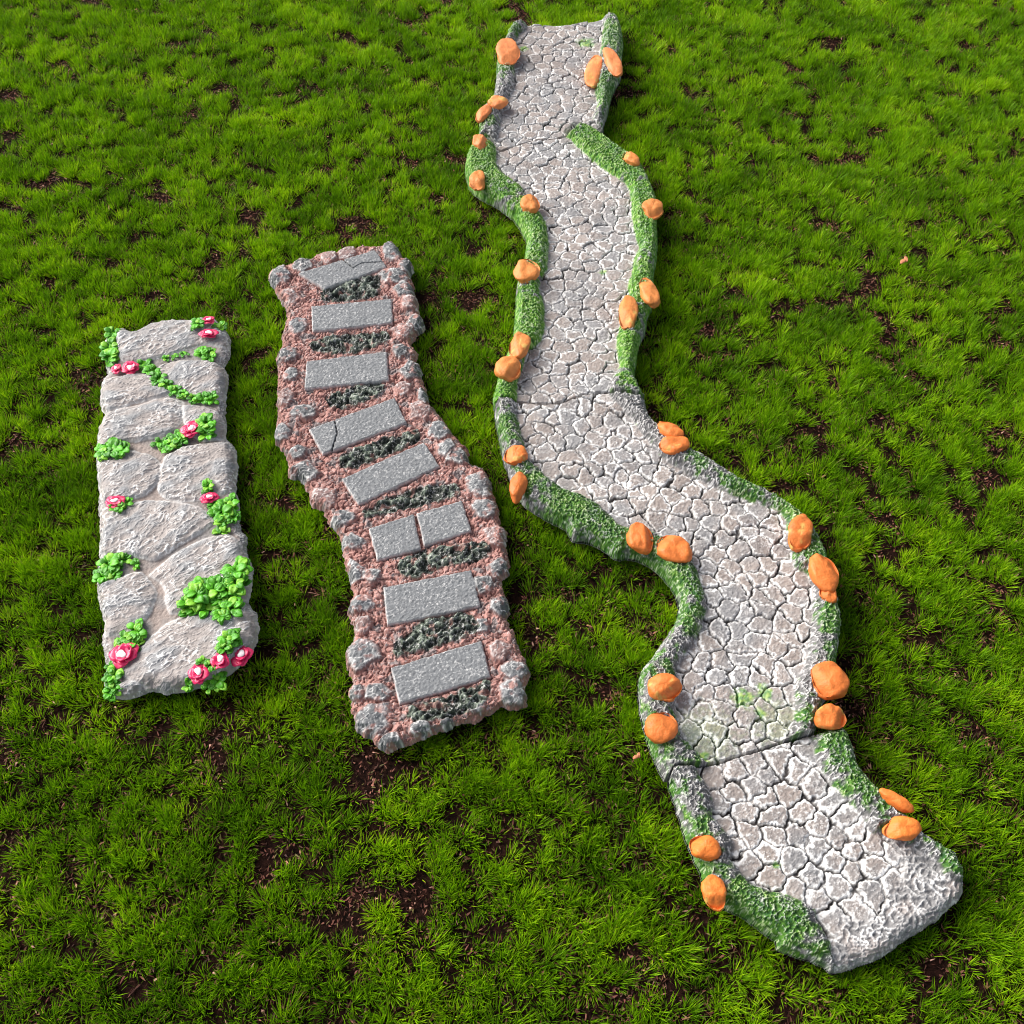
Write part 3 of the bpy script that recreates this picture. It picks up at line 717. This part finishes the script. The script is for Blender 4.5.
LEAVES = [[(112, 331, 6, 5), (109, 343, 6, 8), (108, 355, 6, 7)],
    [(199, 325, 5, 5), (218, 322, 5, 4)],
    [(201, 352, 7, 5), (209, 353, 6, 5)],
    [(143, 362, 7, 4), (151, 368, 6, 5), (158, 376, 5, 5), (165, 382, 5, 4), (174, 388, 5, 3.5), (183, 392, 5, 3.5), (193, 396, 5, 4), (203, 397, 5, 4), (211, 397, 4.5, 4)],
    [(165, 356, 4, 2), (174, 354, 4, 2), (183, 351, 4, 2)],
    [(101, 451, 6, 7), (111, 448, 8, 8), (121, 449, 6, 7)],
    [(160, 441, 7, 4), (170, 442, 8, 6), (180, 437, 7, 6), (206, 424, 7, 6), (206, 432, 7, 6)],
    [(116, 507, 7, 4), (125, 502, 5, 4)],
    [(207, 486, 5, 4)],
    [(214, 503, 6, 5), (221, 510, 8, 8), (229, 502, 7, 6), (222, 522, 6, 8), (232, 512, 5, 7)],
    [(102, 573, 6, 7), (109, 563, 8, 7), (120, 558, 7, 5), (113, 572, 6, 5), (135, 562, 4, 3)],
    [(188, 605, 8, 6), (197, 594, 9, 9), (205, 603, 9, 9), (213, 591, 8, 8)],
    [(237, 570, 9, 8), (236, 585, 9, 8), (226, 590, 6, 7), (223, 607, 8, 7), (233, 608, 8, 8), (222, 616, 5, 5)],
    [(135, 630, 7, 7), (126, 636, 8, 6), (134, 641, 5, 6), (119, 641, 4, 4)],
    [(108, 666, 4, 5), (112, 675, 6, 8), (108, 687, 5, 7), (114, 684, 4, 6)],
    [(229, 640, 7, 6), (236, 638, 5, 5), (224, 649, 5, 5), (203, 664, 5, 4), (206, 684, 4, 4), (216, 678, 6, 6), (186, 683, 3, 5), (211, 667, 4, 4)]]
FLOWERS = [(208, 320, 7, 4.5, 1), (208, 333, 10, 6.5, 0), (129, 365, 9, 8, 0), (115, 366, 6, 6, 1), (190.5, 428.5, 9.5, 8.5, 0), (114, 500, 11, 7, 0), (208, 495, 9, 6.5, 0), (122.5, 652.5, 14, 13, 0), (198, 673, 10.5, 11, 0),
    (219, 661, 10.5, 10, 0), (239.5, 652, 11.5, 10.5, 0)]

def leaf_mesh(c, R, ang, pitch, zc, q):
    """cupped leaf: 5x5 patch; returns verts, faces"""
    n = 5
    u, v = np.meshgrid(np.linspace(-1, 1, n), np.linspace(0, 1, n))
    w = np.sin(np.pi * np.clip(v * 0.88 + 0.08, 0, 1)) ** 0.8 * 0.42
    x = v * 1.0; y = u * w
    z = 0.20 * np.abs(u) * w + 0.10 * np.sin(v * np.pi) + 0.03 * q.normal(0, 1, u.shape)
    x, y, z = x * R, y * R, z * R
    xp = x * math.cos(pitch) - z * math.sin(pitch); zp = x * math.sin(pitch) + z * math.cos(pitch)
    X = xp * math.cos(ang) - y * math.sin(ang) + c[0]; Y = xp * math.sin(ang) + y * math.cos(ang) + c[1]
    V = np.stack([X.ravel(), Y.ravel(), zp.ravel() + zc], 1)
    # thickness: a copy slightly below, joined round the rim
    V2 = V - np.array([0, 0, R * 0.07])
    i = np.arange(n - 1)[:, None] * n + np.arange(n - 1)[None]
    i = i.ravel(); F = np.stack([i, i + 1, i + n + 1, i + n], 1)
    N = n * n
    rim = list(range(n)) + [n * k + n - 1 for k in range(1, n)] + [n * (n - 1) + k for k in range(n - 2, -1, -1)] + [n * k for k in range(n - 2, 0, -1)]
    rim = np.array(rim); r2 = np.roll(rim, -1)
    FR = np.stack([rim, rim + N, r2 + N, r2], 1)
    return np.concatenate([V, V2]), np.concatenate([F, F[:, ::-1] + N, FR])

def flower_path():
    G = ground(P1_out, EDGE_Z); ctr = G.mean(0)
    FOOTPRINTS.append(smooth_poly(G, 0.003))
    root = thing('flower_path', 'pale flagstone path piece with pink flowers and bright green leaves', 'garden path', (ctr[0], ctr[1], 0.006))
    FP = [smooth_poly(ground(f), 0.002) for f in FLAGS]
    names = ['mortar_bed'] + ['flagstone'] * len(FLAGS)
    def func(X, Y, d):
        sh = X.shape
        n1 = fbm(X, Y, 0.01, 3, 1); fine = fbm(X, Y, 0.0015, 3, 2)
        h = 0.0096 + 0.0004 * n1 + 0.00010 * fine
        col = mix(np.broadcast_to(lin(154, 139, 131), sh + (3,)), lin(138, 132, 129), ss(-.4, .5, n1))
        # rough sides
        e_ = ss(0.005, 0.0015, d)
        rs = ridged(X, Y, 0.0026, 3, 7)
        col = mix(col, C_GREY * 0.95, e_ * 0.7); col = mix(col, C_WHITE * 0.92, e_ * ss(0.6, 0.85, rs) * 0.75)
        h = h + e_ * 0.0008 * (rs - 0.4)
        lab = np.zeros(sh, int)
        q = np.random.default_rng(9)
        for i, P in enumerate(FP):
            rd = sdf_fast(X, Y, P, 0.005) + 0.0008 + 0.0006 * fbm(X, Y, 0.006, 3, i + 11)
            m = ss(-0.0006, 0.0018, rd); m2 = ss(-0.0003, 0.0005, rd)
            c = P.mean(0); tx, ty = q.normal(0, 0.022, 2)
            # chiselled, crumpled top: sheared ridges running on the slant
            sl = math.radians(q.uniform(15, 50)); ca, sa = math.cos(sl), math.sin(sl)
            U = (X * ca + Y * sa); W = (-X * sa + Y * ca) * 1.7
            Uw = U + 0.0016 * fbm(X, Y, 0.005, 3, i + 31); Ww = W + 0.0016 * fbm(X, Y, 0.005, 3, i + 32)
            rg = ridged(Uw, Ww, 0.0062, 2, i + 5); big = fbm(U, W, 0.014, 3, i + 6)
            hs = 0.0108 + tx * (X - c[0]) + ty * (Y - c[1]) + 0.0006 * big + 0.00060 * rg ** 2 * ss(-0.5, 0.3, fbm(X, Y, 0.012, 3, i + 9)) + 0.0008 * ss(0, 0.007, rd) + 0.00006 * fine + 0.00022 * ss(0.12, 0.0, np.abs(fbm(Uw, Ww, 0.0048, 2, i + 8)))
            h = h * (1 - m) + hs * m
            line = ss(0.10, 0.02, np.abs(fbm(Uw, Ww, 0.0048, 2, i + 8)))
            zone = ss(-0.35, 0.30, fbm(X, Y, 0.012, 3, i + 9))
            cs = mix(np.broadcast_to(lin(160, 151, 146), sh + (3,)), lin(146, 146, 147), ss(-0.3, 0.5, big))
            wh = np.clip(line * 1.0 * zone + ss(0.72, 0.93, rg) * 0.35 * zone + ss(0.0016, 0.0004, rd + 0.0004 * fine) * m2 * 0.35, 0, 1)
            cs = mix(cs, C_WHITE * 1.0, wh)
            cs = mix(cs, lin(112, 106, 104), ss(0.35, 0.12, rg) * 0.35 * zone)
            col = mix(col, cs, m2); lab[rd > 0.0] = 1 + i
        for grp in LEAVES:                     # green ground coat under each clump of leaves
            for (cx, cy, a_, b_) in grp:
                c = ground((cx, cy), 0.0115)[0]; s_ = mpp((cx, cy))
                r_ = np.hypot((X - c[0]) / (a_ * s_), (Y - c[1]) / (b_ * s_ * 1.15))
                near = r_ < 1.6
                m = ss(1.05, 0.8, r_[near] + 0.3 * fbm(X[near], Y[near], 0.003, 2, 41))
                col[near] = mix(col[near], mix(np.broadcast_to(lin(58, 128, 18), m.shape + (3,)), lin(110, 190, 30), ss(-.3, .4, fine[near])), m)
                h[near] += 0.0006 * m
        return h, col, lab
    objs, (X, Y, Z) = relief(P1_out, func, root, names, seed=6, edge_r=0.0044, wob=0.0006)
    L = np.array(root.location)
    def zat(x, y):
        ix = int(np.clip((x - X[5:-5, 5:-5].min()) / GRID + 5, 2, X.shape[1] - 3)); iy = int(np.clip((y - Y[5:-5, 5:-5].min()) / GRID + 5, 2, X.shape[0] - 3))
        return max(float(Z[iy, ix]), 0.0085)
    q = np.random.default_rng(21)
    G1, G2, G3 = lin(92, 178, 22), lin(54, 126, 16), lin(132, 196, 48)
    FL = [(ground((f[0], f[1]), 0.0135)[0], mpp((f[0], f[1])) * np.array([f[2], f[3]])) for f in FLOWERS]
    for grp in LEAVES:
        Vs, Fs, Cs, n = [], [], [], 0
        for (cx, cy, a_, b_) in grp:
            s = mpp((cx, cy)); c0 = ground((cx, cy), 0.0125)[0]
            for k in range(int(7 + a_ * b_ * 0.24)):
                th = q.uniform(0, 2 * np.pi); r_ = math.sqrt(q.random()) * 0.85
                c = c0 + np.array([math.cos(th) * a_ * r_ * 0.85, math.sin(th) * b_ * r_ * 1.2]) * s
                if any(np.hypot(*((c - fc) / fr)) < 0.8 for fc, fr in FL): continue
                R = min(a_, b_) * s * q.uniform(0.8, 1.3) + 0.0006
                up = (1 - r_) * 0.0011
                V, F = leaf_mesh(c, R, th + q.normal(0, 0.8), q.uniform(-0.12, 0.30), zat(*c) + 0.0002 + up, q)
                base = G1 * (1 - r_) + G2 * r_ if q.random() < 0.6 else (G3 if q.random() < 0.45 else G1)
                Vs.append(V); Fs.append(F + n); n += len(V); Cs.append(np.tile(base * q.uniform(0.75, 1.15), (len(V), 1)))
        mesh_obj('leaf_clump', np.concatenate(Vs) - L, np.concatenate(Fs), M_LEAF, root, np.concatenate(Cs))
    PK, PK2, WH = lin(226, 22, 92), lin(242, 96, 128), lin(250, 238, 236)
    for fi, (cx, cy, a_, b_, pale) in enumerate(FLOWERS):
        s = mpp((cx, cy)); c0 = ground((cx, cy), 0.0135)[0]
        zc = zat(*c0) + 0.0016
        Vs, Fs, Cs, n = [], [], [], 0
        for layer, (np_, rad, pit) in enumerate(((6, 1.0, 0.12), (5, 0.72, 0.55))):
            for k in range(np_):
                th = 2 * np.pi * k / np_ + q.normal(0, 0.25) + layer * 0.5
                R = rad * s * q.uniform(0.78, 1.12)
                V, F = leaf_mesh((0, 0), 1.0, 0, pit + q.normal(0, 0.08), 0, q)
                V[:, 1] *= 1.35; V[:, 2] *= 1.5
                x = V[:, 0] * math.cos(th) - V[:, 1] * math.sin(th); y = V[:, 0] * math.sin(th) + V[:, 1] * math.cos(th)
                V = np.stack([x * a_ * R * 1.08 + c0[0], y * b_ * R * 1.22 + c0[1], V[:, 2] * (a_ + b_) / 2 * R * 0.5 + zc + layer * 0.0004], 1)
                rad_ = np.hypot(x, y)
                c = mix(np.broadcast_to(PK, (len(V), 3)), PK2, ss(0.6, 1.1, rad_) * (0.35 + 0.5 * pale) * q.uniform(0.3, 1))
                Vs.append(V); Fs.append(F + n); n += len(V); Cs.append(c)
        fo = mesh_obj('flower', np.concatenate(Vs) - L, np.concatenate(Fs), M_PETAL, root, np.concatenate(Cs))
        # white heart
        nu, nv = 16, 8
        th = np.linspace(0, 2 * np.pi, nu, endpoint=False); ph = np.linspace(0.02, np.pi * 0.62, nv)
        TH, PH = np.meshgrid(th, ph)
        rr_ = np.sin(PH) * (1 + 0.15 * np.cos(TH * 2 + fi) + 0.12 * np.cos(TH * 3 + 2 * fi)) * 0.33
        off = q.normal(0, 0.10, 2)
        Vc = np.stack([((rr_ * np.cos(TH) + off[0]) * a_ * s + c0[0]).ravel(), ((rr_ * np.sin(TH) + off[1]) * b_ * s * 1.1 + c0[1]).ravel(), (np.cos(PH) * 0.0005 + zc + 0.0013 * (a_ + b_) / 20).ravel()], 1) - L
        i = np.arange(nv - 1)[:, None] * nu; j = np.arange(nu)[None]
        a0 = (i + j).ravel(); a1 = (i + (j + 1) % nu).ravel()
        mesh_obj('flower_heart', Vc, np.stack([a0, a0 + nu, a1 + nu, a1], 1), M_PETAL, fo, np.tile(WH, (len(Vc), 1)))
flower_path()

# ================================================================== TURF MAT
# region well past the picture on every side
X0, X1, Y0, Y1 = -0.42, 0.42, -0.26, 0.52
def backing():
    g = 0.0025
    xs = np.arange(-1.6, 1.6001, 0.01); ys = np.arange(-1.2, 1.9, 0.01)
    X, Y = np.meshgrid(xs, ys)
    Z = 0.0008 * fbm(X, Y, 0.03, 3, 77)
    V = np.stack([X.ravel(), Y.ravel(), Z.ravel()], 1)
    nx = len(xs)
    i = (np.arange(len(ys) - 1)[:, None] * nx + np.arange(nx - 1)[None]).ravel()
    o = mesh_obj('ground', V, np.stack([i, i + 1, i + nx + 1, i + nx], 1), M_SOIL)
    o['kind'] = 'structure'; o['label'] = 'dark brown backing showing through the thin places of the turf'
backing()

def under_mask(x, y):
    """distance inside any resin piece, negative outside"""
    d = np.full(x.shape, -1.0)
    for P in FOOTPRINTS:
        m = (x > P[:, 0].min() - .01) & (x < P[:, 0].max() + .01) & (y > P[:, 1].min() - .01) & (y < P[:, 1].max() + .01)
        if m.any():
            dd = np.full(x.shape, -1.0); dd[m] = sdf(x[m], y[m], P); d = np.maximum(d, dd)
    return d

def bare(x, y):
    f = fbm(x, y, 0.030, 3, 51) * 0.75 + fbm(x, y, 0.011, 3, 52) * 0.55
    return ss(0.30, 0.48, f)                     # 1 = bare

def strands(name, n_tufts, per, len_, wid, cols, spread, seed, kind_label, zbase=0.0, keep=None, lean=(0, 0), droop=0.3, jitter=0.0020, segs=3):
    q = np.random.default_rng(seed)
    tx = q.uniform(X0, X1, n_tufts); ty = q.uniform(Y0, Y1, n_tufts)
    # visible wedge plus margin only
    hw = 0.25 + (ty - Y0) * 0.25
    k = np.abs(tx) < hw
    if keep is not None: k &= keep(tx, ty, q)
    tx, ty = tx[k], ty[k]
    ud = under_mask(tx, ty)
    k = ud < 0.007
    tx, ty, ud = tx[k], ty[k], ud[k]
    nt = len(tx)
    th_ = 0.62 + 0.35 * clump(tx, ty) - 0.3 * bare(tx, ty) + 0.25 * fbm(tx, ty, 0.02, 2, seed) + q.normal(0, 0.10, nt)
    tcol = fbm(tx, ty, 0.035, 3, seed + 1) + 0.5 * q.normal(0, 0.5, nt)
    tl = q.normal(0, 0.22, (nt, 2))
    B = nt * per
    rep = np.repeat(np.arange(nt), per)
    bx = tx[rep] + q.normal(0, jitter, B); by = ty[rep] + q.normal(0, jitter, B)
    off = np.stack([bx - tx[rep], by - ty[rep]], 1) / jitter
    orad = np.clip(np.hypot(off[:, 0], off[:, 1]) / 2.0, 0, 1)
    L = len_ * np.clip(th_[rep], 0.4, 1.5) * q.uniform(0.6, 1.12, B) * (1 - 0.42 * orad ** 2)
    dirx = off[:, 0] * 0.34 * spread + tl[rep, 0] + q.normal(0, 0.16, B) * spread + lean[0]
    diry = off[:, 1] * 0.34 * spread + tl[rep, 1] + q.normal(0, 0.16, B) * spread + lean[1]
    # blades under or against a piece lie pressed down below it
    ud = under_mask(bx, by)
    press = ss(-0.0035, 0.0005, ud)
    Lz = L * (1 - press) + np.minimum(L, 0.0036) * press
    nrm = np.sqrt(dirx ** 2 + diry ** 2 + 1)
    dx, dy, dz = dirx / nrm, diry / nrm, 1 / nrm
    yaw = q.uniform(0, np.pi, B)
    wx, wy = np.cos(yaw), np.sin(yaw)
    # width perpendicular to direction (horizontal)
    W = wid * q.uniform(0.7, 1.3, B)
    V = np.zeros((B, 2 * segs - 1 + 0, 3), np.float32)
    t = np.linspace(0, 1, segs)
    for s_ in range(segs):
        tt = t[s_]
        bend = droop * tt * tt
        cxp = bx + dx * L * (tt + bend * 0.6); cyp = by + dy * L * (tt + bend * 0.6)
        czp = zbase + dz * Lz * (tt - bend * 0.35)
        ww = W * (1 - 0.25 * tt)
        if s_ < segs - 1:
            V[:, 2 * s_, 0] = cxp - wx * ww; V[:, 2 * s_, 1] = cyp - wy * ww; V[:, 2 * s_, 2] = czp
            V[:, 2 * s_ + 1, 0] = cxp + wx * ww; V[:, 2 * s_ + 1, 1] = cyp + wy * ww; V[:, 2 * s_ + 1, 2] = czp
        else:
            V[:, 2 * s_, 0] = cxp; V[:, 2 * s_, 1] = cyp; V[:, 2 * s_, 2] = czp
    # never poke through a piece
    if press.max() > 0:
        tipd = under_mask(V[:, -1, 0].astype(float), V[:, -1, 1].astype(float))
        bad = (tipd > 0.0003)
        sc = np.where(bad, np.minimum(1, 0.0036 / np.maximum(V[:, -1, 2], 1e-5)), 1)
        V[:, :, 2] *= sc[:, None]
    base = np.arange(B)[:, None] * (2 * segs - 1)
    tris = []
    for s_ in range(segs - 1):
        a0 = 2 * s_
        if s_ < segs - 2:
            tris += [[a0, a0 + 1, a0 + 3], [a0, a0 + 3, a0 + 2]]
        else:
            tris += [[a0, a0 + 1, a0 + 2]]
    F = (base[:, None, :] + np.array(tris)[None]).reshape(-1, 3)
    c = cols(tcol[rep], q, B)
    C = np.repeat(c[:, None, :], 2 * segs - 1, 1)
    o = mesh_obj(name, V.reshape(-1, 3), F, M_BLADE, None, C.reshape(-1, 3), smooth=False)
    o['kind'] = 'stuff'; o['label'] = kind_label; o['category'] = 'turf'
    return o

def green_cols(t, q, B):
    a_, b_, c_ = np.array([0.080, 0.200, 0.003]), np.array([0.225, 0.450, 0.004]), np.array([0.425, 0.640, 0.010])
    v = np.clip(t * 0.5 + 0.45 + q.normal(0, 0.22, B), 0, 1)
    col = mix(np.broadcast_to(a_, (B, 3)), b_, ss(0, 0.6, v)); col = mix(col, c_, ss(0.6, 1.0, v))
    dead = q.random(B) < 0.03
    col[dead] = np.array([0.20, 0.15, 0.05])
    return col
def dead_cols(t, q, B):
    pal = np.array([[0.20, 0.075, 0.055], [0.40, 0.17, 0.12], [0.12, 0.05, 0.035], [0.60, 0.33, 0.25], [0.12, 0.10, 0.03], [0.05, 0.02, 0.015]])
    return pal[q.choice(6, B, p=[.24, .10, .24, .03, .13, .26])] * q.uniform(0.8, 1.7, B)[:, None]
def clump(x, y): return ss(-0.50, 0.0, fbm(x, y, 0.0065, 2, 61) + 0.24)
def keep_green(x, y, q): return q.random(len(x)) < (1 - bare(x, y) * 0.98) * (0.12 + 0.88 * clump(x, y))
def keep_bare(x, y, q): return q.random(len(x)) < 0.25 + 0.75 * bare(x, y)
strands('grass', 40000, 48, 0.0064, 0.00014, green_cols, 1.0, 101, 'dense short bright green turf blades in little tufts', keep=keep_green, lean=(0.08, 0.06), jitter=0.00175, droop=0.25)
strands('dead_thatch', 60000, 10, 0.0022, 0.00030, dead_cols, 5.0, 202, 'reddish brown dead thatch in the gaps of the turf', keep=keep_bare, droop=0.6, jitter=0.0030, zbase=0.0004)

# a few single dry chips lying on the turf
for k, (px, lab_) in enumerate([((903, 261), 'small tan dry chip alone on the open turf right of the winding path'),
                                ((636, 757), 'reddish dry chip on the turf just left of the long bending section'),
                                ((861, 141), 'tiny dry chip near the upper right of the turf')][:2]):
    g = ground(px, 0.0068)[0]
    ch = thing('dry_chip', lab_, 'wood chip', (g[0], g[1], 0.0062), 'dry chips on the turf')
    for m_ in range(2):
        lump('flake', (px[0] + m_ * 3, px[1] - m_ * 2), 3.6 - m_, 1.8, 25 + 70 * m_, 0.0012, ch, M_RESIN, lin(196, 128, 92), 0.0068, 3.3 + k + m_, power=2)
